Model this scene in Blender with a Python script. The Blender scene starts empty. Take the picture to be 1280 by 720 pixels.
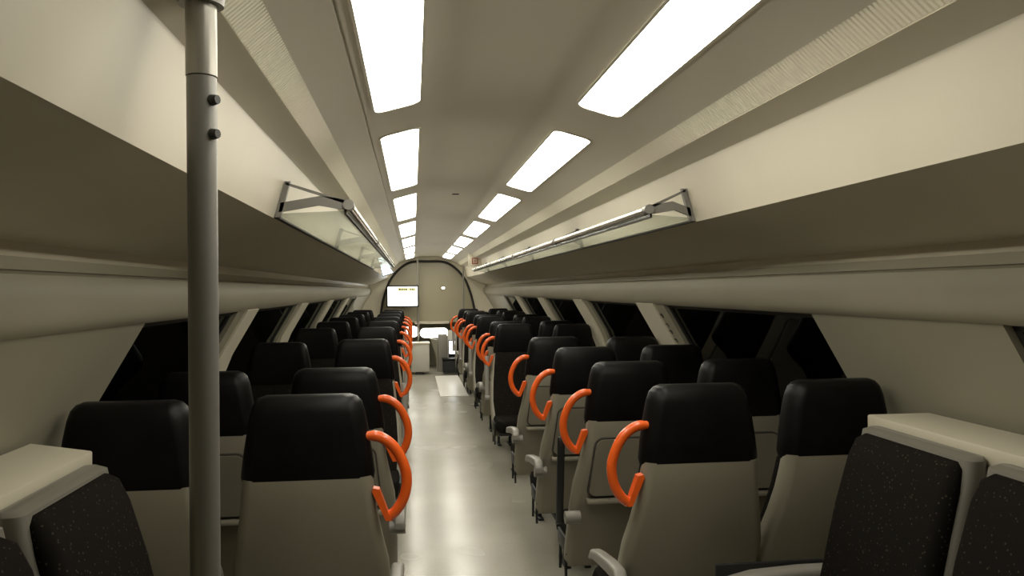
import bpy, bmesh, math, random
from mathutils import Vector, Matrix
random.seed(7)
S = bpy.context.scene
COL = S.collection
EYE = 1.53                      # eye height above the deck floor; heights below are given relative to it as h
pi = math.pi

# ------------------------------------------------------------------ materials
def new_mat(name):
    m = bpy.data.materials.new(name); m.use_nodes = True
    nt = m.node_tree
    return m, nt, nt.nodes['Principled BSDF']

def plain(name, col, rough=0.5, metal=0.0, spec=0.5, noise=0.0, nscale=8.0, bump=0.0, bscale=200.0, coat=0.0):
    m, nt, b = new_mat(name)
    b.inputs['Base Color'].default_value = (*col, 1)
    b.inputs['Roughness'].default_value = rough
    b.inputs['Metallic'].default_value = metal
    b.inputs['Specular IOR Level'].default_value = spec
    b.inputs['Coat Weight'].default_value = coat
    tc = nt.nodes.new('ShaderNodeTexCoord')
    if noise > 0:
        n = nt.nodes.new('ShaderNodeTexNoise'); n.inputs['Scale'].default_value = nscale
        n.inputs['Detail'].default_value = 4
        r = nt.nodes.new('ShaderNodeValToRGB')
        r.color_ramp.elements[0].position = .3; r.color_ramp.elements[1].position = .7
        r.color_ramp.elements[0].color = (*[c * (1 - noise) for c in col], 1)
        r.color_ramp.elements[1].color = (*[min(1, c * (1 + noise)) for c in col], 1)
        nt.links.new(tc.outputs['Object'], n.inputs['Vector'])
        nt.links.new(n.outputs['Fac'], r.inputs['Fac'])
        nt.links.new(r.outputs['Color'], b.inputs['Base Color'])
    if bump > 0:
        n2 = nt.nodes.new('ShaderNodeTexNoise'); n2.inputs['Scale'].default_value = bscale
        bp = nt.nodes.new('ShaderNodeBump'); bp.inputs['Strength'].default_value = bump
        bp.inputs['Distance'].default_value = .002
        nt.links.new(tc.outputs['Object'], n2.inputs['Vector'])
        nt.links.new(n2.outputs['Fac'], bp.inputs['Height'])
        nt.links.new(bp.outputs['Normal'], b.inputs['Normal'])
    return m

def glow(name, col, strength):
    m, nt, b = new_mat(name)
    b.inputs['Base Color'].default_value = (.8, .8, .78, 1)
    b.inputs['Emission Color'].default_value = (*col, 1)
    b.inputs['Emission Strength'].default_value = strength
    return m

def glassy(name, tint, gloss=0.04, frost=0.0, refl=1.0):
    """thin glazing: see-through tinted pane with a fresnel reflection"""
    m = bpy.data.materials.new(name); m.use_nodes = True
    nt = m.node_tree; nt.nodes.clear()
    out = nt.nodes.new('ShaderNodeOutputMaterial')
    mix = nt.nodes.new('ShaderNodeMixShader')
    tr = nt.nodes.new('ShaderNodeBsdfTransparent'); tr.inputs['Color'].default_value = (*tint, 1)
    gl = nt.nodes.new('ShaderNodeBsdfGlossy'); gl.inputs['Roughness'].default_value = gloss
    gl.inputs['Color'].default_value = (.85, .87, .85, 1)
    lw = nt.nodes.new('ShaderNodeFresnel'); lw.inputs['IOR'].default_value = 1.35
    mm = nt.nodes.new('ShaderNodeMath'); mm.operation = 'MULTIPLY'; mm.inputs[1].default_value = refl
    nt.links.new(lw.outputs['Fac'], mm.inputs[0]); nt.links.new(mm.outputs[0], mix.inputs['Fac'])
    base = tr
    if frost > 0:
        base = nt.nodes.new('ShaderNodeMixShader'); base.inputs['Fac'].default_value = frost
        tl = nt.nodes.new('ShaderNodeBsdfTranslucent'); tl.inputs['Color'].default_value = (.88, .87, .78, 1)
        nt.links.new(tr.outputs['BSDF'], base.inputs[1]); nt.links.new(tl.outputs['BSDF'], base.inputs[2])
    nt.links.new(base.outputs[0], mix.inputs[1]); nt.links.new(gl.outputs['BSDF'], mix.inputs[2])
    nt.links.new(mix.outputs['Shader'], out.inputs['Surface'])
    return m

def fabric_mat():
    """near-black moquette with a loose pattern of small pale flecks"""
    m, nt, b = new_mat('speckled_moquette')
    tc = nt.nodes.new('ShaderNodeTexCoord')
    v = nt.nodes.new('ShaderNodeTexVoronoi'); v.inputs['Scale'].default_value = 75
    r = nt.nodes.new('ShaderNodeValToRGB')
    r.color_ramp.elements[0].position = .10; r.color_ramp.elements[0].color = (.055, .046, .033, 1)
    r.color_ramp.elements[1].position = .22; r.color_ramp.elements[1].color = (.011, .0095, .008, 1)
    nt.links.new(tc.outputs['Object'], v.inputs['Vector'])
    nt.links.new(v.outputs['Distance'], r.inputs['Fac'])
    nt.links.new(r.outputs['Color'], b.inputs['Base Color'])
    b.inputs['Roughness'].default_value = .9
    b.inputs['Specular IOR Level'].default_value = .03
    return m

def floor_mat():
    m, nt, b = new_mat('speckled_vinyl')
    tc = nt.nodes.new('ShaderNodeTexCoord')
    n = nt.nodes.new('ShaderNodeTexNoise'); n.inputs['Scale'].default_value = 1.6; n.inputs['Detail'].default_value = 2
    r = nt.nodes.new('ShaderNodeValToRGB')
    r.color_ramp.elements[0].position = .3; r.color_ramp.elements[0].color = (.33, .315, .26, 1)
    r.color_ramp.elements[1].position = .72; r.color_ramp.elements[1].color = (.41, .39, .325, 1)
    n2 = nt.nodes.new('ShaderNodeTexNoise'); n2.inputs['Scale'].default_value = 60
    mx = nt.nodes.new('ShaderNodeMixRGB'); mx.blend_type = 'OVERLAY'; mx.inputs['Fac'].default_value = .10
    nt.links.new(tc.outputs['Object'], n.inputs['Vector']); nt.links.new(tc.outputs['Object'], n2.inputs['Vector'])
    nt.links.new(n.outputs['Fac'], r.inputs['Fac'])
    nt.links.new(r.outputs['Color'], mx.inputs[1]); nt.links.new(n2.outputs['Fac'], mx.inputs[2])
    nt.links.new(mx.outputs['Color'], b.inputs['Base Color'])
    n3 = nt.nodes.new('ShaderNodeTexNoise'); n3.inputs['Scale'].default_value = 2.0; n3.inputs['Detail'].default_value = 1
    mr = nt.nodes.new('ShaderNodeMapRange')
    mr.inputs['From Min'].default_value = .3; mr.inputs['From Max'].default_value = .7
    mr.inputs['To Min'].default_value = .22; mr.inputs['To Max'].default_value = .28
    nt.links.new(tc.outputs['Object'], n3.inputs['Vector']); nt.links.new(n3.outputs['Fac'], mr.inputs['Value'])
    nt.links.new(mr.outputs['Result'], b.inputs['Roughness'])
    return m

M = dict(
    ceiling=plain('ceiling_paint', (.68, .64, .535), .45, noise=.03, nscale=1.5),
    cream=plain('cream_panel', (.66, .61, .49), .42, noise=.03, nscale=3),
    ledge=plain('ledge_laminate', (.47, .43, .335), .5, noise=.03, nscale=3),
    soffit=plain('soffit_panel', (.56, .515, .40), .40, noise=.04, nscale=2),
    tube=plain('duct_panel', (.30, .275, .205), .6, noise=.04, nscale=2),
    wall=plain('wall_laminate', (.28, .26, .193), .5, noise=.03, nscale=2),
    vent=plain('vent_plastic', (.86, .82, .68), .45),
    shell=plain('seat_shell_plastic', (.25, .228, .172), .42, noise=.05, nscale=5, bump=.05, bscale=500),
    pad_shell=plain('bench_shell_plastic', (.155, .145, .118), .45, noise=.04, nscale=5),
    shell_light=plain('armrest_plastic', (.24, .225, .195), .4),
    leather=plain('black_leather', (.0055, .005, .005), .40, noise=.2, nscale=12, bump=.10, bscale=180, spec=.14),
    fabric=fabric_mat(),
    orange=plain('orange_plastic', (.80, .115, .012), .32, coat=.2),
    black=plain('black_plastic', (.012, .012, .012), .5),
    metal=plain('grey_painted_metal', (.225, .218, .197), .38, metal=.25, noise=.03, nscale=6),
    steel=plain('brushed_steel', (.34, .325, .285), .34, metal=.5),
    chrome=plain('rail_aluminium', (.75, .72, .64), .25, metal=.85),
    dark=plain('dark_frame', (.02, .019, .017), .5),
    seam=plain('dark_seam', (.06, .055, .045), .6),
    floor=floor_mat(),
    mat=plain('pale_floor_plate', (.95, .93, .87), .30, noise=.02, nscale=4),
    lamp=glow('lamp_diffuser', (1.0, .955, .83), 14.0),
    lampend=glow('vestibule_lamp', (1.0, .95, .82), 9.0),
    spotg=glow('round_lamp_glow', (1.0, .95, .75), 6.0),
    screen=glow('display_white', (.93, .97, 1.0), 3.0),
    screen_blue=glow('display_bluewhite', (.72, .90, 1.0), 2.4),
    yellow=glow('display_yellow', (.85, .76, .18), 0.9),
    partition=plain('partition_laminate', (.36, .33, .235), .30, noise=.03, nscale=2),
    red=plain('sign_red', (.33, .06, .03), .5),
    glass=glassy('window_glass', (.16, .17, .165)),
    shelfglass=glassy('rack_glass', (.90, .92, .88), .10, .22, .3),
    cabinet=plain('cabinet_laminate', (.58, .56, .50), .5),
)

# ------------------------------------------------------------------ mesh helpers
def obj(name, bm, mat, parent=None, smooth=True, angle=40):
    me = bpy.data.meshes.new(name)
    bmesh.ops.remove_doubles(bm, verts=bm.verts, dist=1e-6)
    bmesh.ops.recalc_face_normals(bm, faces=bm.faces)
    bm.to_mesh(me); bm.free()
    me.materials.append(mat)
    if smooth:
        for p in me.polygons: p.use_smooth = True
        try: me.set_sharp_from_angle(angle=math.radians(angle))
        except Exception: pass
    o = bpy.data.objects.new(name, me); COL.objects.link(o)
    if parent is not None: o.parent = parent
    return o

def thing(name, label, cat, loc=(0, 0, 0), rotz=0, group=None):
    o = bpy.data.objects.new(name, None); COL.objects.link(o)
    o.empty_display_size = .1
    o.location = loc; o.rotation_euler = (0, 0, rotz)
    tag(o, label, cat, group)
    return o

def tag(o, label, cat, group=None):
    o['label'] = label; o['category'] = cat
    if group: o['group'] = group
    return o

def struct(o):
    o['kind'] = 'structure'; return o

def box(bm, x0, x1, y0, y1, z0, z1, bev=0.0, seg=2):
    b2 = bmesh.new()
    bmesh.ops.create_cube(b2, size=1)
    for v in b2.verts:
        v.co = Vector(((x0 + x1) / 2 + v.co.x * (x1 - x0), (y0 + y1) / 2 + v.co.y * (y1 - y0), (z0 + z1) / 2 + v.co.z * (z1 - z0)))
    if bev > 0:
        bmesh.ops.bevel(b2, geom=list(b2.edges), offset=bev, segments=seg, affect='EDGES', profile=.5)
    merge(bm, b2)

def merge(bm, b2):
    mp = {}
    for v in b2.verts: mp[v] = bm.verts.new(v.co)
    for f in b2.faces:
        try: bm.faces.new([mp[v] for v in f.verts])
        except ValueError: pass
    b2.free()

def loft(bm, rings, close_ends=True):
    """rings: lists of equally many points"""
    vs = [[bm.verts.new(p) for p in r] for r in rings]
    n = len(vs[0])
    for a, b in zip(vs[:-1], vs[1:]):
        for i in range(n):
            bm.faces.new((a[i], a[(i + 1) % n], b[(i + 1) % n], b[i]))
    if close_ends:
        bm.faces.new(vs[0][::-1]); bm.faces.new(vs[-1])

def rrect(w, d, r, n=5):
    """rounded rectangle outline centred on 0, in 2-D"""
    r = min(r, w / 2 - 1e-4, d / 2 - 1e-4)
    pts = []
    for cx, cy, a0 in ((w/2 - r, d/2 - r, 0), (-w/2 + r, d/2 - r, pi/2), (-w/2 + r, -d/2 + r, pi), (w/2 - r, -d/2 + r, 1.5*pi)):
        for i in range(n + 1):
            a = a0 + (pi / 2) * i / n
            pts.append((cx + r * math.cos(a), cy + r * math.sin(a)))
    return pts

def tube(bm, pts, r, n=10, caps=True):
    pts = [Vector(p) for p in pts]
    rings = []
    up = None
    for i, p in enumerate(pts):
        t = (pts[min(i + 1, len(pts) - 1)] - pts[max(i - 1, 0)]).normalized()
        if up is None:
            up = Vector((0, 0, 1)) if abs(t.z) < .9 else Vector((1, 0, 0))
        s = t.cross(up).normalized(); up = s.cross(t).normalized()
        rr = r[i] if isinstance(r, (list, tuple)) else r
        rings.append([p + (s * math.cos(2*pi*k/n) + up * math.sin(2*pi*k/n)) * rr for k in range(n)])
    loft(bm, rings, caps)

def spline(pts, n=6):
    P = [Vector(p) for p in pts]; out = []
    for i in range(len(P) - 1):
        p0 = P[max(i-1, 0)]; p1 = P[i]; p2 = P[i+1]; p3 = P[min(i+2, len(P)-1)]
        for k in range(n):
            t = k / n
            out.append(.5 * ((2*p1) + (p2-p0)*t + (2*p0-5*p1+4*p2-p3)*t*t + (3*p1-p0-3*p2+p3)*t**3))
    out.append(P[-1]); return out

def prism_y(bm, prof, y0, y1):
    """closed profile of (x, z) swept along y"""
    loft(bm, [[(x, y0, z) for x, z in prof], [(x, y1, z) for x, z in prof]])

def strip_profile(pts, t, side):
    """give an open (w,h) polyline thickness t outwards -> closed (x,z) profile"""
    P = [Vector((w, h)) for w, h in pts]
    nrm = []
    for i in range(len(P)):
        d = (P[min(i+1, len(P)-1)] - P[max(i-1, 0)]).normalized()
        nrm.append(Vector((-d.y, d.x)))
    if sum(v.x + v.y * .6 for v in nrm) < 0: nrm = [-v for v in nrm]
    outer = [p + v * t for p, v in zip(P, nrm)]
    poly = P + outer[::-1]
    return [(side * p.x, p.y + EYE) for p in poly]

Y0, Y1 = -1.6, 15.5

# ------------------------------------------------------------------ the room shell
bm = bmesh.new(); box(bm, -1.42, 1.42, Y0 - .05, 17.2, -.08, 0); struct(obj('floor', bm, M['floor'], smooth=False))

# ceiling with two shadow grooves beside the lamps
half = [(0, .645), (.18, .645), (.235, .632), (.263, .62), (.407, .58), (.436, .570), (.4365, .578), (.4425, .576), (.443, .567), (.50, .545), (.555, .52)]
full = [(-w, h) for w, h in half[::-1]] + [p for p in half[1:] if not .43 < p[0] < .445]
P = [(w, h + EYE) for w, h in full] + [(.62, .56 + EYE), (.45, .66 + EYE), (.2, .70 + EYE), (-.2, .70 + EYE), (-.45, .66 + EYE), (-.62, .56 + EYE)]
bm = bmesh.new(); prism_y(bm, P, Y0, 15.6); struct(obj('ceiling', bm, M['ceiling'], angle=20))

FASC = [(.607, .472), (.64, .462), (.678, .447), (.690, .438), (.745, .243)]
SOFF = [(.745, .243), (.765, .236), (1.02, .128), (1.120, .112), (1.133, .078)]
TUBE = [(1.132, .080), (1.110, .078), (1.094, .050), (1.100, .047), (1.084, .040), (1.073, .014), (1.071, -.012), (1.075, -.040), (1.083, -.064), (1.095, -.082), (1.110, -.094), (1.13, -.097)]
WALL = [(1.112, -.092), (1.250, -.33), (1.318, -.50), (1.345, -.62), (1.355, -.75), (1.36, -EYE)]

def wall_w(h):
    for (w0, h0), (w1, h1) in zip(WALL[:-1], WALL[1:]):
        if h0 >= h >= h1: return w0 + (w1 - w0) * (h0 - h) / (h0 - h1)
    return WALL[-1][0]

n_trim = 0
for side in (-1, 1):
    # ribbed air-outlet strip above the lip: fine vertical ribs all along
    bm = bmesh.new()
    a, b = Vector((.553, .521)), Vector((.606, .474))
    d = (b - a).normalized(); nn = Vector((d.y, -d.x))
    if nn.x > 0: nn = -nn
    y = Y0
    rings = []
    pitch = .0150
    while y < Y1:
        for dy, k in ((0, 0), (.0085, 0), (.0105, -.004), (.013, -.004)):
            p, q = a + nn * k, b + nn * k
            rings.append([(side * p.x, y + dy, p.y + EYE), (side * q.x, y + dy, q.y + EYE),
                          (side * (q.x + .03), y + dy, q.y + .02 + EYE), (side * (p.x + .03), y + dy, p.y + .02 + EYE)])
        y += pitch
    loft(bm, rings)
    n_trim += 1
    struct(obj('trim_%d' % n_trim, bm, M['vent'], smooth=False))
    # smooth connecting pieces over the ribs
    # lip and cream fascia
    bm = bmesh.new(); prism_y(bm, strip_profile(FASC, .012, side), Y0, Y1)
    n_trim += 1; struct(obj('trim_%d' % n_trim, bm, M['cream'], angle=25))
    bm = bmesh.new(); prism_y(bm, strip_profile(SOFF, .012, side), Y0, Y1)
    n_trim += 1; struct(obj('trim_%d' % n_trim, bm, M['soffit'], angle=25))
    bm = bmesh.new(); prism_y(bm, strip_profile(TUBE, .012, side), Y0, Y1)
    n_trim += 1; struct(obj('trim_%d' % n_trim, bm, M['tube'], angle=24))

# side walls with window openings
WIN = {-1: [(2.60, 3.93), (4.40, 5.90), (6.45, 7.95), (8.50, 10.00), (10.55, 12.05)],
       1: [(.55, 1.76), (2.69, 4.38), (4.92, 6.36), (6.92, 8.40), (8.95, 10.40), (10.95, 12.40)]}
HB = -.60
nwin = 0
for side in (-1, 1):
    bm = bmesh.new()
    def seg(y0, y1, pts):
        prism_y(bm, strip_profile(pts, .05, side), y0, y1)
    top = [(w, h) for w, h in WALL if h > HB] + [(wall_w(HB), HB)]
    low = [(wall_w(HB), HB)] + [(w, h) for w, h in WALL if h < HB]
    seg(Y0, Y1, low)
    y = Y0
    for (a, b) in WIN[side]:
        seg(y, a, top); y = b
    seg(y, Y1, top)
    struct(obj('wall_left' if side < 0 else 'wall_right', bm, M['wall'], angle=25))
    # windows: dark rubber frame with a tinted pane set back in the reveal
    for (a, b) in WIN[side]:
        nwin += 1
        sl = [(w + .028, h) for w, h in top]
        bm = bmesh.new()
        fr = .022
        for (p, q) in ((a, a + fr), (b - fr, b)):
            prism_y(bm, strip_profile([(w - .006, h) for w, h in sl], .02, side), p, q)
        t0, t1 = Vector(sl[0]), Vector(sl[1])
        e = t0 + (t1 - t0).normalized() * fr
        prism_y(bm, strip_profile([(t0.x - .006, t0.y), (e.x - .006, e.y)], .02, side), a, b)
        t0, t1 = Vector(sl[-1]), Vector(sl[-2]); e = t0 + (t1 - t0).normalized() * fr
        prism_y(bm, strip_profile([(e.x - .006, e.y), (t0.x - .006, t0.y)], .02, side), a, b)
        f = struct(obj('window_%d' % nwin, bm, M['dark'], angle=25))
        bm = bmesh.new()
        prism_y(bm, strip_profile([(w + .005, h) for w, h in sl], .006, side), a + .004, b - .004)
        obj('pane', bm, M['glass'], f, angle=25)

# thin raised covers on the window pillars (the narrower darker band beside each pillar face)
for side in (-1, 1):
    W = WIN[side]
    for (a, b), (c, d_) in zip(W[:-1], W[1:]):
        if c < 2: continue
        if b < 2.5: continue
        top = [(w - .012, h) for w, h in WALL if h > HB] + [(wall_w(HB) - .012, HB)]
        bm = bmesh.new()
        prism_y(bm, strip_profile(top, .011, side), b + .16, c - .02)
        n_trim += 1
        struct(obj('trim_%d' % n_trim, bm, M['cream'], angle=25))

# back end of the deck behind the viewer
bm = bmesh.new(); box(bm, -1.42, 1.42, Y0 - .06, Y0, 0, 2.25); struct(obj('wall_back', bm, M['wall'], smooth=False))

# ------------------------------------------------------------------ ceiling lights
def light_panel(side, y0, y1, label):
    ang = math.atan2(.62 - .58, .407 - .263)
    cx, ch = (.263 + .407) / 2, (.62 + .58) / 2
    t = thing('ceiling_light', label, 'ceiling light', (side * cx, (y0 + y1) / 2, ch + EYE), 0, 'ceiling light panels')
    t.rotation_euler = (0, side * ang, 0)
    w, L = .150, y1 - y0
    bm = bmesh.new()
    out = rrect(w + .016, L + .016, .045); inn = rrect(w, L, .038)
    v1 = [bm.verts.new((x, y, -.0045)) for x, y in out]; v2 = [bm.verts.new((x, y, -.0045)) for x, y in inn]
    v3 = [bm.verts.new((x, y, .01)) for x, y in out]; v4 = [bm.verts.new((x, y, .01)) for x, y in inn]
    n = len(out)
    for i in range(n):
        j = (i + 1) % n
        bm.faces.new((v1[i], v1[j], v2[j], v2[i])); bm.faces.new((v1[i], v3[i], v3[j], v1[j])); bm.faces.new((v2[i], v2[j], v4[j], v4[i]))
    obj('frame', bm, M['ceiling'], t)
    bm = bmesh.new()
    loft(bm, [[(x, y, .006) for x, y in inn], [(x, y, -.002) for x, y in inn]])
    obj('diffuser', bm, M['lamp'], t)
ORD = ['nearest', 'second nearest', 'third nearest', 'fourth nearest', 'fifth nearest', 'sixth nearest', 'seventh nearest', 'eighth nearest', 'ninth nearest']
for side, sn in ((-1, 'left'), (1, 'right')):
    for i in range(1, 8):
        s = -1.05 + 2.05 * i
        lab = 'bright white ceiling light panel with rounded corners, %s in the %s row' % (ORD[i - 1], sn)
        light_panel(side, s, s + 1.64, lab)

bm = bmesh.new(); box(bm, -.022, .022, 5.36, 5.39, .640 + EYE, .647 + EYE, .002)
tag(obj('ceiling_slot', bm, M['dark']), 'small dark slot in the middle of the ceiling between the lights', 'vent')

# ------------------------------------------------------------------ luggage racks
def luggage_rack(side, y0, y1, rx, label, ys):
    t = thing('luggage_rack', label, 'luggage rack', (side * rx, y0, .28 + EYE), 0, 'glass luggage racks')
    def W(w, h, y): return Vector((side * (w - rx), y - y0, h - .28))
    bm = bmesh.new(); tube(bm, [W(rx, .288, y0 - .01), W(rx, .288, y1)], .0135, 12)
    obj('rail', bm, M['chrome'], t)
    bm = bmesh.new()
    pr = [(rx + .006, .264), (.742, .252), (.742, .258), (rx + .006, .270)]
    loft(bm, [[W(w, h, y0 + .01) for w, h in pr], [W(w, h, y1) for w, h in pr]])
    obj('glass_shelf', bm, M['shelfglass'], t)
    bm = bmesh.new()
    pr = [(.728, .243), (.7445, .243), (.7445, .250), (.728, .250)]
    loft(bm, [[W(w, h, y0 + .01) for w, h in pr], [W(w, h, y1) for w, h in pr]])
    obj('shelf_clip', bm, M['dark'], t)
    bm = bmesh.new()
    pr = [(rx + .008, .258), (rx + .016, .258), (rx + .016, .276), (rx + .008, .276)]
    loft(bm, [[W(w, h, y0 + .01) for w, h in pr], [W(w, h, y1) for w, h in pr]])
    obj('shelf_edge', bm, M['seam'], t)
    for y in ys:
        bm = bmesh.new()
        def plate(poly, d=.014):
            loft(bm, [[W(w, h, y) for w, h in poly], [W(w, h, y + d) for w, h in poly]])
        plate([(.7085, .365), (.690, .365), (.722, .246), (.7425, .246)], .02)                 # wall plate
        plate([(.705, .362), (.705, .354), (rx + .01, .291), (rx, .299)])                       # thin upper stay
        plate([(rx - .004, .303), (rx + .09, .318), (.722, .294), (.728, .262), (rx + .1, .286), (rx + .02, .272), (rx - .004, .278)])   # arm
        b = obj('bracket', bm, M['metal'], t, smooth=False)
        bm = bmesh.new(); tube(bm, [W(rx, .288, y - .012), W(rx, .288, y + .03)], .018, 12)
        obj('rail_socket', bm, M['metal'], b)
luggage_rack(1, 2.83, 11.4, .565, 'glass luggage rack with bright rail along the right fascia, sign at its far end', [2.83, 4.75, 6.75, 8.75, 10.75])
luggage_rack(-1, 2.72, 9.3, .500, 'glass luggage rack with bright rail along the left fascia behind the pole', [2.72, 4.75, 6.75, 8.75])

# ------------------------------------------------------------------ grab pole close by on the left
px, py = -.615, 1.30
t = thing('grab_pole', 'thick grey floor-to-ceiling grab pole with sleeve and bolts, close by on the left', 'pole', (px, py, 0))
bm = bmesh.new(); tube(bm, [(0, 0, .012), (0, 0, EYE + .335)], .0225, 28); obj('lower_tube', bm, M['metal'], t)
bm = bmesh.new(); tube(bm, [(0, 0, EYE + .337), (0, 0, EYE + .34), (0, 0, EYE + .452)], .0236, 28); obj('upper_sleeve', bm, M['steel'], t)
bm = bmesh.new(); tube(bm, [(0, 0, EYE + .448), (0, 0, EYE + .462)], [.034, .036], 28); obj('top_collar', bm, M['metal'], t)
bm = bmesh.new(); tube(bm, [(0, 0, 0), (0, 0, .010), (0, 0, .016)], [.055, .052, .03], 28); obj('foot_flange', bm, M['metal'], t)
for h in (.298, .245):
    bm = bmesh.new(); tube(bm, [(.018, -.012, EYE + h), (.028, -.017, EYE + h)], [.009, .007], 10)
    obj('bolt', bm, M['dark'], t)

# ------------------------------------------------------------------ seats
def seat_parts(root, asd, handle, tray, arm):
    """asd: local x direction of the aisle-side armrest; the sitter faces +y; the back surface is near y = 0"""
    def lean(z): return .26 * (max(0, 1.0 - z) / .62) ** 1.7
    # moulded grey shell
    bm = bmesh.new()
    lv = [(.30, .44, .04), (.34, .460, .06), (.40, .464, .075), (.50, .466, .085), (.62, .465, .09), (.72, .452, .09), (.80, .421, .085), (.88, .392, .08), (.94, .378, .075), (.985, .370, .068), (.995, .362, .05)]
    rings = []
    for z, w, d in lv:
        y = lean(z)
        rings.append([(x, y + d/2 + yy + .018 * (abs(x) / (w/2)) ** 2, z) for x, yy in rrect(w, d, .032)])
    loft(bm, rings); obj('back_shell', bm, M['shell'], root, angle=35)
    # black leather headrest
    bm = bmesh.new()
    lv = [(.978, .374, .085), (1.0, .380, .10), (1.06, .364, .108), (1.13, .342, .108), (1.18, .324, .10), (1.207, .308, .088), (1.222, .282, .066), (1.229, .245, .04)]
    rings = []
    for z, w, d in lv:
        rings.append([(x, .047 + yy + .022 * (abs(x) / (w/2)) ** 2, z) for x, yy in rrect(w, d, .042, 6)])
    loft(bm, rings); obj('headrest', bm, M['leather'], root, angle=50)
    # upholstered backrest and seat cushion
    bm = bmesh.new()
    rings = []
    for z, w, d in [(.44, .36, .05), (.46, .40, .09), (.58, .42, .10), (.74, .40, .085), (.88, .37, .07), (.97, .35, .06), (.985, .33, .03)]:
        rings.append([(x, lean(z) + .085 + yy + d/2 - .02 + .012 * (abs(x) / (w/2)) ** 2, z) for x, yy in rrect(w, d, .03)])
    loft(bm, rings); obj('backrest', bm, M['fabric'], root, angle=50)
    bm = bmesh.new()
    rings = []
    for z, w, d, dy in [(.375, .40, .42, 0), (.385, .425, .45, 0), (.44, .435, .46, .0), (.465, .42, .44, 0), (.472, .38, .40, 0)]:
        rings.append([(x, .47 + yy * .86, z) for x, yy in rrect(w, d, .06, 6)])
    loft(bm, rings); obj('seat_cushion', bm, M['fabric'], root, angle=50)
    bm = bmesh.new()
    box(bm, -.20, .20, .31, .63, .345, .378, .01)
    obj('seat_pan', bm, M['black'], root)
    # pedestal: two black legs with feet
    for sx in (-1, 1):
        bm = bmesh.new()
        box(bm, sx * .055 - .012, sx * .055 + .012, .36, .40, .012, .35, .005)
        box(bm, sx * .055 - .018, sx * .055 + .018, .30, .50, 0, .016, .005)
        obj('leg', bm, M['black'], root)
    if handle:
        # aisle-side armrest
        bm = bmesh.new()
        ax = asd * .247
        if arm == 'down':
            path = [(.06, .60), (.10, .628), (.20, .622), (.34, .604), (.43, .588), (.455, .57)]
            th = [.014, .022, .022, .020, .018, .010]
            rings = []
            for (y, z), h in zip(path, th):
                rings.append([(ax + x, y, z + zz) for x, zz in rrect(.044, 2 * h, .012, 3)])
            loft(bm, rings)
            a = obj('armrest', bm, M['shell_light'], root, angle=50)
        else:
            rings = []
            for z, y, h in [(.56, .10, .012), (.575, .085, .022), (.72, .06, .022), (.88, .035, .020), (.93, .028, .017), (.945, .027, .008)]:
                k = 1 if arm == 'upblack' else 0
                rings.append([(ax + asd * .022 * k + x * (1 - .25 * k), y + .14 * k + yy, z - .04 * k) for x, yy in rrect(.040, 2 * h, .012, 3)])
            loft(bm, rings)
            a = obj('armrest', bm, M['shell_light'] if arm == 'up' else M['black'], root, angle=50)
        bm = bmesh.new(); tube(bm, [(asd * .205, .10, .585), (asd * .268, .10, .585)], .026, 14)
        obj('armrest_pivot', bm, M['shell_light'], root)
        bm = bmesh.new()
        box(bm, asd * .222 - .006, asd * .222 + .006, .30, .50, .36, .43, .004)
        tube(bm, [(asd * .222, .34, .37), (asd * .222, .33, .25)], .007, 6)
        tube(bm, [(asd * .222, .46, .37), (asd * .222, .47, .25)], .007, 6)
        obj('side_bracket', bm, M['black'], root)
    if handle:
        c = []
        for x, z in [(.165, 1.108), (.205, 1.104), (.245, 1.075), (.273, 1.025), (.283, .975), (.274, .925), (.252, .888), (.232, .872)]:
            c.append((asd * x, .045, z))
        bm = bmesh.new()
        pts = spline(c, 5)
        tube(bm, pts, [.0155 if i > 2 else .013 for i in range(len(pts))], 14)
        g = obj('grab_handle', bm, M['orange'], root, angle=60)
        bm = bmesh.new()
        b2 = [(asd * .238, .862), (asd * .222, .862), (asd * .183, .948), (asd * .186, .958), (asd * .204, .954)]
        loft(bm, [[(x, .028, z) for x, z in b2], [(x, .062, z) for x, z in b2]])
        obj('mount', bm, M['orange'], g, smooth=False)
    if tray:
        # fold-up table on the back of the shell, with a ledge below it
        bm = bmesh.new()
        def bk(z): return lean(z)
        z0, z1 = .675, .92
        zm = (z0 + z1) / 2
        def tw(zz): return 1.0 - .55 * zz
        rr = rrect(.325, z1 - z0, .03, 5)
        loft(bm, [[(x * tw(zz), bk(zm + zz) - .011, zm + zz) for x, zz in rr],
                  [(x * tw(zz), bk(zm + zz) + .02, zm + zz) for x, zz in rr]])
        tt = obj('tray_table', bm, M['shell'], root, angle=40)
        bm = bmesh.new()
        ro = rrect(.338, z1 - z0 + .014, .036, 5)
        loft(bm, [[(x * tw(zz), bk(zm + zz) - .003, zm + zz) for x, zz in ro],
                  [(x * tw(zz), bk(zm + zz) + .022, zm + zz) for x, zz in ro]])
        obj('tray_surround', bm, M['seam'], tt, angle=40)
        bm = bmesh.new()
        box(bm, -.18, .18, bk(.65) - .030, bk(.65) + .02, .640, .662, .008)
        obj('tray_ledge', bm, M['shell'], root)

PROTO = {}
def dup(root):
    r = root.copy(); COL.objects.link(r)
    for ch in list(root.children):
        c = ch.copy(); COL.objects.link(c); c.parent = r
        for g in list(ch.children):
            d = g.copy(); COL.objects.link(d); d.parent = c
    return r

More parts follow.
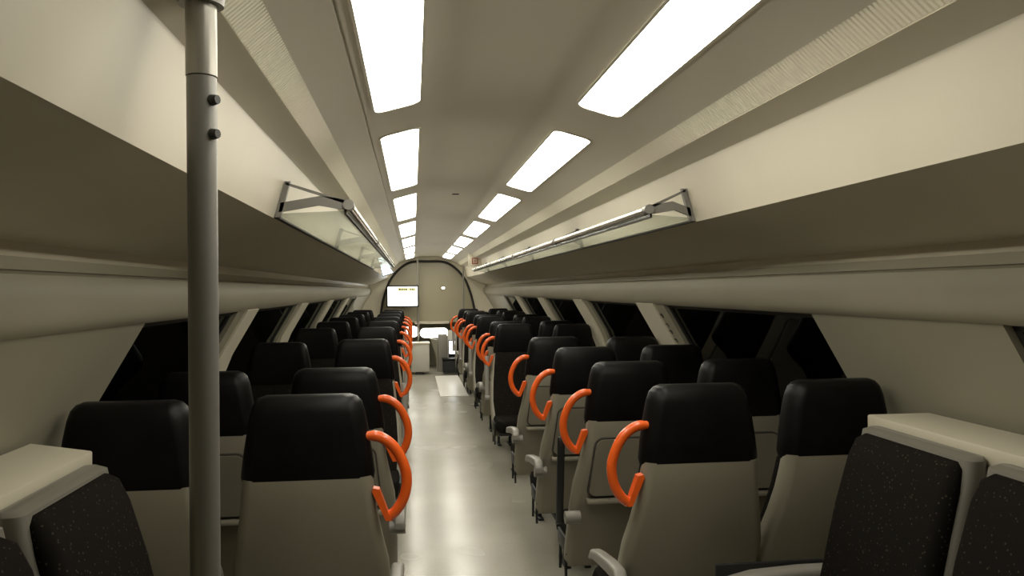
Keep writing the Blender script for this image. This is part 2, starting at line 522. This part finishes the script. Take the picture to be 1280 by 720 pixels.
def place_seat(x, y, face, asd_world, handle, tray, arm, label, group):
    """face: 'away' looks down the car, 'to' looks back towards the stairs by the viewer"""
    asd = asd_world if face == 'away' else -asd_world
    key = (asd, handle, tray, arm)
    if key not in PROTO:
        r = thing('train_seat', label, 'seat', (0, 0, 0), 0, group)
        seat_parts(r, asd, handle, tray, arm)
        PROTO[key] = r
    else:
        r = dup(PROTO[key])
    tag(r, label, 'seat', group)
    r.location = (x, y if face == 'away' else y + .10, 0)
    r.rotation_euler = (0, 0, 0 if face == 'away' else pi)
    return r

ROWS = {1: [(2.36, 2.40, 'away'), (3.16, 3.18, 'away'), (4.0, 4.05, 'away'), (4.92, 4.82, 'away'), (6.95, 6.75, 'to'), (7.48, 7.48, 'away'),
            (8.97, 8.75, 'to'), (9.5, 9.5, 'away'), (10.9, 10.75, 'to'), (11.45, 11.45, 'away'), (12.75, 12.75, 'to')],
        -1: [(2.32, 2.27, 'away'), (3.13, 3.08, 'away'), (5.02, 4.82, 'to'), (6.65, 6.60, 'to'), (8.0, 8.0, 'to'), (9.25, 9.25, 'to'), (10.45, 10.45, 'to'), (11.6, 11.6, 'to'), (12.75, 12.75, 'to')]}
NUM = ['nearest'] + ['%s nearest' % k for k in ('second', 'third', 'fourth', 'fifth', 'sixth', 'seventh', 'eighth', 'ninth', 'tenth', 'eleventh')]
for side, sn in ((1, 'right'), (-1, 'left')):
    for i, (ya, yw, face) in enumerate(ROWS[side]):
        tray = face == 'away' and (i > 0)
        arm = 'up' if face == 'to' else ('upblack' if (side == 1 and i == 1) else 'down')
        look = 'grey back to us' if face == 'away' else 'black front facing us'
        place_seat(side * .595, ya, face, -side, True, tray, arm,
                   'aisle seat with orange handle, %s, %s on the %s aisle side' % (look, NUM[i], sn), 'aisle seats')
        place_seat(side * 1.072, yw, face, -side, False, tray, 'down',
                   'window seat without handle, %s, %s along the %s windows' % (look, NUM[i], sn), 'window seats')

# ------------------------------------------------------------------ side ledges and lengthwise seats near the viewer
def ledge(side, yend, label, ox=1.14):
    t = thing('side_cabinet', label, 'cabinet', (side * ox, yend, 0), 0, 'side cabinets')
    bm = bmesh.new()
    box(bm, -.085, .095, Y0 - yend + .002, -.012, 0, EYE - .424, .004)
    # keep clear of the leaning wall: the cabinet back follows it
    b = obj('body', bm, M['ledge'], t)
    for v in b.data.vertices:
        if side < 0 and v.co.y > -.1: v.co.y += .13 * (v.co.x + .10) / .2
        v.co.x *= side
    bm = bmesh.new()
    box(bm, -.10, .099, Y0 - yend + .002, 0, EYE - .424, EYE - .378, .005)
    b = obj('top_board', bm, M['ledge'], t)
    for v in b.data.vertices:
        if side < 0 and v.co.y > -.1: v.co.y += .13 * (v.co.x + .10) / .2
        v.co.x *= side

ledge(1, 2.22, 'cream side cabinet with pale top board behind the lengthwise seats on the right')
ledge(-1, 2.03, 'cream side cabinet with pale top board behind the lengthwise seats on the left', 1.155)

def side_seat(side, ya, yb, label):
    """seat facing across the aisle; backrest against the cabinet. local: origin on floor at the cabinet face"""
    yc = (ya + yb) / 2; L = yb - ya
    t = thing('lengthwise_seat', label, 'seat', (side * (1.020 if side > 0 else 1.035), yc, 0), 0, 'lengthwise seats')
    def R(z): return -.005 - .10 * max(0, (EYE - .43 - z) / .5) ** 1.1
    bm = bmesh.new(); rings = []
    for z, th, w in [(.40, .05, L - .02), (.46, .07, L), (.70, .07, L), (.95, .065, L), (1.08, .055, L - .005), (1.122, .05, L - .01), (1.13, .03, L - .03)]:
        rings.append([(side * (R(z) - th/2 + x + .02), y, z) for x, y in rrect(th, w, .02)])
    loft(bm, rings); obj('back_shell', bm, M['pad_shell'], t, angle=45)
    bm = bmesh.new(); rings = []
    for z, th, w in [(.45, .03, L - .08), (.48, .06, L - .05), (.70, .075, L - .03), (.92, .07, L - .03), (1.05, .055, L - .032), (1.10, .04, L - .05), (1.115, .02, L - .09)]:
        rings.append([(side * (R(z) - .035 - th/2 + x + .012), y, z) for x, y in rrect(th, w, .03)])
    loft(bm, rings); obj('backrest', bm, M['fabric'], t, angle=50)
    # tipped-up cushion folded against the foot of the backrest
    bm = bmesh.new(); rings = []
    for z, th, w in [(.42, .05, L - .08), (.44, .075, L - .04), (.60, .08, L - .04), (.68, .07, L - .05), (.695, .04, L - .09)]:
        rings.append([(side * (-.235 + x), y, z) for x, y in rrect(th, w, .028)])
    loft(bm, rings); obj('seat_cushion', bm, M['fabric'], t, angle=50)
    bm = bmesh.new()
    xs = sorted((side * -.24, side * -.06)); box(bm, xs[0], xs[1], -.05, .05, 0, .415, .006)
    obj('pedestal', bm, M['black'], t)
    return t
side_seat(1, 1.70, 2.17, 'speckled black lengthwise seat in front of the right cabinet, its far end seat')
side_seat(1, 1.22, 1.665, 'speckled black lengthwise seat cut by the right edge, beside the far end one')
side_seat(-1, 1.55, 1.99, 'speckled black lengthwise seat in front of the left cabinet, its far end seat')
side_seat(-1, 1.07, 1.51, 'speckled black lengthwise seat cut by the left edge, beside the far end one')

# end armrest of the right lengthwise seats
t = thing('end_armrest', 'grey padded armrest standing at the far end of the right lengthwise seats', 'armrest', (.80, 2.26, 0))
bm = bmesh.new(); rings = []
for x, z in [(-.215, .625), (-.19, .652), (-.10, .672), (.05, .680), (.16, .680)]:
    rings.append([(x, yy, z + zz) for yy, zz in rrect(.06, .04, .016, 3)])
loft(bm, rings); obj('pad', bm, M['shell_light'], t, angle=50)
bm = bmesh.new(); box(bm, -.20, .14, .031, .047, .645, .705, .006); obj('backing', bm, M['black'], t)
bm = bmesh.new(); box(bm, .08, .12, -.02, .02, 0, .665, .006); obj('post', bm, M['black'], t)

# ------------------------------------------------------------------ far end of the deck
YE = 15.5
ARH = [(0, .557), (.22, .557), (.36, .53), (.49, .455), (.60, .355), (.69, .24), (.75, .13), (.83, -.1), (.885, -.35), (.93, -.7), (.95, -1.1), (.955, -1.529)]
arch = [(-w, h) for w, h in ARH[::-1]] + ARH[1:]
bm = bmesh.new()
fr, fo, br, bo = [], [], [], []
for w, h in arch:
    d = Vector((w, h + .6)); d = d / d.length
    k = 1.45 / max(abs(d.x), .2) if abs(d.x) > abs(d.y) else 1.6 / abs(d.y)
    ow, oh = d.x * k, -.6 + d.y * k
    if h < -1.5: ow, oh = math.copysign(1.45, w), -1.529
    fr.append(bm.verts.new((w, YE, h + EYE))); fo.append(bm.verts.new((ow, YE, oh + EYE)))
    br.append(bm.verts.new((w, YE + .1, h + EYE))); bo.append(bm.verts.new((ow, YE + .1, oh + EYE)))
for i in range(len(arch) - 1):
    bm.faces.new((fr[i], fr[i+1], fo[i+1], fo[i])); bm.faces.new((br[i], bo[i], bo[i+1], br[i+1]))
    bm.faces.new((fr[i], br[i], br[i+1], fr[i+1])); bm.faces.new((fo[i], fo[i+1], bo[i+1], bo[i]))
struct(obj('wall_front', bm, M['cream'], angle=30))
bm = bmesh.new(); tube(bm, spline([(w, YE - .012, h + EYE) for w, h in arch], 4), .023, 8)
n_trim += 1; struct(obj('trim_%d' % n_trim, bm, M['dark']))

# partition panels in the arch above the stairwell recess
def panel_fill(x0, x1, hb, y):
    bm = bmesh.new()
    xs = [x0 + (x1 - x0) * i / 24 for i in range(25)]
    def top(x):
        a = abs(x)
        for (w0, h0), (w1, h1) in zip(ARH[:-1], ARH[1:]):
            if w0 <= a <= w1 and w1 > w0: return h0 + (h1 - h0) * (a - w0) / (w1 - w0)
        return -1.5
    f0 = [bm.verts.new((x, y, hb + EYE)) for x in xs]; f1 = [bm.verts.new((x, y, max(top(x), hb + .001) + EYE)) for x in xs]
    b0 = [bm.verts.new((x, y + .03, hb + EYE)) for x in xs]; b1 = [bm.verts.new((x, y + .03, max(top(x), hb + .001) + EYE)) for x in xs]
    for i in range(24):
        bm.faces.new((f0[i], f0[i+1], f1[i+1], f1[i])); bm.faces.new((b0[i], b1[i], b1[i+1], b0[i+1]))
        bm.faces.new((f0[i], b0[i], b0[i+1], f0[i+1])); bm.faces.new((f1[i], f1[i+1], b1[i+1], b1[i]))
    bm.faces.new((f0[0], f1[0], b1[0], b0[0])); bm.faces.new((f0[-1], b0[-1], b1[-1], f1[-1]))
    return bm
tag(obj('partition_panel', panel_fill(-.93, -.203, -.62, YE + .05), M['partition'], angle=20), 'brown-grey partition panel behind the monitor, left of the far pole', 'panel')
tag(obj('partition_panel', panel_fill(-.197, .93, -.62, YE + .05), M['partition'], angle=20), 'brown-grey partition panel with round lamp, right of the far pole', 'panel')
bm = bmesh.new(); box(bm, -.26, .40, YE - .03, YE + .09, -.645 + EYE, -.60 + EYE, .01)
tag(obj('partition_ledge', bm, M['cream']), 'pale ledge along the foot of the far partition above the bright lamp', 'ledge')

# recess below the partition
def slab(x0, x1, y0, y1, z0, z1, nm, mat):
    global n_trim
    bm = bmesh.new(); box(bm, x0, x1, y0, y1, z0, z1); return struct(obj(nm, bm, mat, smooth=False))
slab(-1.1, 1.1, 16.5, 16.55, 0, 1.2, 'wall_recess', M['wall'])
slab(-1.1, -1.04, YE + .1, 16.5, 0, 1.2, 'wall_recess_left', M['wall'])
slab(1.04, 1.1, YE + .1, 16.5, 0, 1.2, 'wall_recess_right', M['wall'])
slab(-1.1, 1.1, YE + .1, 16.55, 1.2, 1.24, 'ceiling_recess', M['wall'])

# bright lamps under the ledge
def stadium_lamp(x0, x1, h0, h1, y, label):
    t = thing('vestibule_lamp', label, 'lamp', ((x0+x1)/2, y, (h0+h1)/2 + EYE))
    r = rrect(x1 - x0, h1 - h0, (h1 - h0) / 2 - .001, 8)
    bm = bmesh.new(); loft(bm, [[(a, 0, b) for a, b in r], [(a * .97, -.03, b * .9) for a, b in r]])
    obj('diffuser', bm, M['lampend'], t)
    bm = bmesh.new(); loft(bm, [[(a * 1.03, 0.001, b * 1.08) for a, b in r], [(a * 1.03, .04, b * 1.08) for a, b in r]])
    obj('housing', bm, M['metal'], t)
stadium_lamp(-.155, .385, -.915, -.735, 15.56, 'glaring wide lamp with rounded ends under the far ledge, above the grey column')
stadium_lamp(-.46, -.19, -.90, -.69, 15.54, 'glaring small round-ended lamp over the low cabinet at the far end')
for x, h, in ((-.42, -.79), (.2, -.83)):
    pass
# ceiling-mounted bits at the far end
t = thing('wall_lamp', 'small round glowing lamp on the far partition panel', 'lamp', (.294, YE + .045, .042 + EYE))
bm = bmesh.new(); r = [(.034 * math.cos(2*pi*k/24), .027 * math.sin(2*pi*k/24)) for k in range(24)]
loft(bm, [[(a, 0, b) for a, b in r], [(a * .8, -.012, b * .8) for a, b in r]]); obj('lens', bm, M['spotg'], t)
bm = bmesh.new(); loft(bm, [[(a * 1.3, .003, b * 1.3) for a, b in r], [(a * 1.3, -.004, b * 1.3) for a, b in r]]); obj('rim', bm, M['dark'], t)

t = thing('far_grab_pole', 'slim pale pole in front of the far partition beside the monitor', 'pole', (-.197, 15.287, 0))
bm = bmesh.new(); tube(bm, [(0, 0, .012), (0, 0, EYE + .63)], .017, 12); obj('tube', bm, M['steel'], t)
bm = bmesh.new(); tube(bm, [(0, 0, 0), (0, 0, .016)], [.045, .035], 16); obj('foot_flange', bm, M['metal'], t)
t = thing('far_grab_pole', 'slim grey pole at the right foot of the far arch', 'pole', (.665, 15.2, 0))
bm = bmesh.new(); tube(bm, [(0, 0, .012), (0, 0, EYE + .44)], .015, 12); obj('tube', bm, M['metal'], t)
bm = bmesh.new(); tube(bm, [(0, 0, 0), (0, 0, .016)], [.045, .035], 16); obj('foot_flange', bm, M['metal'], t)

# information monitor hung in front of the left panel
t = thing('information_monitor', 'black-framed white information monitor with yellow header hung before the far partition', 'monitor', (-.479, 15.2, -.11 + EYE)); t.scale = (1.05, 1.05, 1.05)
bm = bmesh.new(); box(bm, -.292, .288, 0, .05, -.197, .197, .012); obj('housing', bm, M['black'], t)
bm = bmesh.new(); box(bm, -.264, .262, -.004, .01, -.170, .170, .001); sc = obj('screen', bm, M['screen'], t)
bm = bmesh.new(); box(bm, -.09, .250, -.012, -.003, .090, .160, .001); obj('header_bar', bm, M['yellow'], sc)
bm = bmesh.new()
x = -.07
for wd in (.03, .016, .024, .016, .03, 0, .012, .02, .024, .018):
    if wd:
        box(bm, x, x + wd, -.0145, -.0115, .108, .142)
    x += wd + .008 if wd else .03
o = obj('header_text', bm, M['seam'], sc, smooth=False)
bm = bmesh.new(); box(bm, .20, .285, .05, .062, -.05, .05, .004); obj('pole_clamp', bm, M['metal'], t)

# small display on the left rack end
t = thing('rack_display', 'small bluish lit display hanging at the far end of the left luggage rack', 'monitor', (-.60, 9.45, .275 + EYE))
q = [(-.09, .105), (-.045, .115), (.085, -.065), (-.03, -.10)]
bm = bmesh.new(); loft(bm, [[(a * 1.12, 0, b * 1.1) for a, b in q], [(a * 1.12, .03, b * 1.1) for a, b in q]]); obj('housing', bm, M['black'], t, smooth=False)
bm = bmesh.new(); loft(bm, [[(a, -.005, b) for a, b in q], [(a, .004, b) for a, b in q]]); obj('screen', bm, M['screen_blue'], t, smooth=False)
bm = bmesh.new(); box(bm, -.145, .0, .03, .05, -.01, .02, .003); obj('arm', bm, M['metal'], t)

# sign plate beside the right rack end
t = thing('notice_sign', 'small cream notice plate with a red square ring symbol at the right rack end', 'sign', (.62, 11.6, .43 + EYE))
bm = bmesh.new(); box(bm, -.11, .10, 0, .012, -.09, .10, .003); obj('plate', bm, M['cream'], t)
bm = bmesh.new(); box(bm, -.055, .035, -.004, .001, -.055, .035, .001); s = obj('symbol_square', bm, M['red'], t)
bm = bmesh.new(); box(bm, -.040, .020, -.006, -.003, -.040, .020, .001); s2 = obj('symbol_field', bm, M['cream'], s)
bm = bmesh.new()
ring = [(-.01 + .019 * math.cos(2*pi*k/20), -.01 + .019 * math.sin(2*pi*k/20)) for k in range(20)]
ring2 = [(-.01 + .010 * math.cos(2*pi*k/20), -.01 + .010 * math.sin(2*pi*k/20)) for k in range(20)]
va = [bm.verts.new((a, -.008, b)) for a, b in ring]; vb = [bm.verts.new((a, -.008, b)) for a, b in ring2]
for k in range(20):
    bm.faces.new((va[k], va[(k+1) % 20], vb[(k+1) % 20], vb[k]))
obj('symbol_ring', bm, M['red'], s, smooth=False)

# cabinet, wedge, column, lit panel and bench at the far end
t = thing('low_cabinet', 'pale grey low cabinet with dark plinth at the far end of the aisle', 'cabinet', (-.13, 14.75, 0))
bm = bmesh.new(); box(bm, -.20, .13, -.15, .25, .05, .55, .012); obj('body', bm, M['cabinet'], t)
bm = bmesh.new(); box(bm, -.12, .03, -.13, .22, 0, .05, .003); obj('plinth', bm, M['dark'], t)
bm = bmesh.new(); box(bm, -.21, .14, -.16, .26, .55, .575, .006); obj('top', bm, M['cream'], t)
bm = bmesh.new()
w_ = [(.03, .62), (.165, .60), (.165, 0), (.14, 0), (.14, .26)]
loft(bm, [[(a, 15.05, b) for a, b in w_], [(a, 15.13, b) for a, b in w_]])
bm2 = bm
o = obj('stair_guard', bm2, M['shell'], smooth=False); tag(o, 'dark tapering guard panel between low cabinet and grey column', 'panel')
bm = bmesh.new(); box(bm, .17, .34, 15.02, 15.2, 0, .70, .01)
tag(obj('grey_column', bm, M['shell_light']), 'plain grey column under the wide lamp at the far end', 'column')
t = thing('lit_panel', 'small upright lit white display in a dark frame at the far right', 'display', (.43, 14.9, 0))
bm = bmesh.new(); box(bm, -.085, .10, .03, .08, .0, .78, .006); obj('stand', bm, M['cabinet'], t)
bm = bmesh.new(); box(bm, -.07, .085, 0, .035, .28, .60, .006); obj('frame', bm, M['black'], t)
bm = bmesh.new(); box(bm, -.055, .07, -.004, .002, .345, .585, .002); obj('screen', bm, M['screen'], t)
t = thing('bench', 'low black bench box below the small lit display at the far end', 'bench', (.42, 14.6, 0))
bm = bmesh.new(); box(bm, -.18, .16, -.10, .16, .03, .25, .015); obj('body', bm, M['black'], t)
bm = bmesh.new(); box(bm, -.19, .17, -.12, .17, .25, .29, .015); obj('seat_pad', bm, M['leather'], t)

# pale plate in the aisle floor
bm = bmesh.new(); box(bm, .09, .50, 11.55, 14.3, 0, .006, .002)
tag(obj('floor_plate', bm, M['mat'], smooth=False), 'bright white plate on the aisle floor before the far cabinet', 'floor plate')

# lettering strip on the right window pillar
t = thing('pillar_notice', 'vertical row of small black characters on the first right window pillar', 'notice')
for k, (h, wd) in enumerate(((-.150, .045), (-.205, .02), (-.245, .05), (-.295, .035))):
    for j in range(2):
        bm = bmesh.new()
        w = wall_w(h) - .003
        y = 4.50 + j * .030
        dw = .58 * .02
        q = [(w, h), (w + dw * (1.0 if j == 0 else .55), h - (.02 if j == 0 else .011))]
        prism_y(bm, strip_profile(q, .0035, 1), y, y + wd * .55)
        obj('character', bm, M['black'], t, smooth=False)

# ------------------------------------------------------------------ world, camera, view
w = bpy.data.worlds.new('night'); S.world = w; w.use_nodes = True
w.node_tree.nodes['Background'].inputs['Color'].default_value = (.002, .002, .003, 1)
w.node_tree.nodes['Background'].inputs['Strength'].default_value = 1

cam = bpy.data.cameras.new('camera'); co = bpy.data.objects.new('camera', cam); COL.objects.link(co)
cam.sensor_width = 36; cam.lens = 36 * 1000 / 1280; cam.clip_start = .02; cam.clip_end = 100
R = Vector((0.99236321, -0.123057, -0.00849968)); F = Vector((0.12307762, 0.99239514, 0.00194593))
U = R.cross(F) * 1.0
F.normalize(); R = (R - F * R.dot(F)).normalized(); U = R.cross(F)
mw = Matrix(((R.x, U.x, -F.x, -.29), (R.y, U.y, -F.y, 0), (R.z, U.z, -F.z, EYE), (0, 0, 0, 1)))
co.matrix_world = mw
S.camera = co
S.view_settings.view_transform = 'Standard'; S.view_settings.look = 'None'
S.view_settings.gamma = 1; S.view_settings.use_curve_mapping = False
S.view_settings.exposure = 0.0
try: S.cycles.use_denoising = True
except Exception: pass
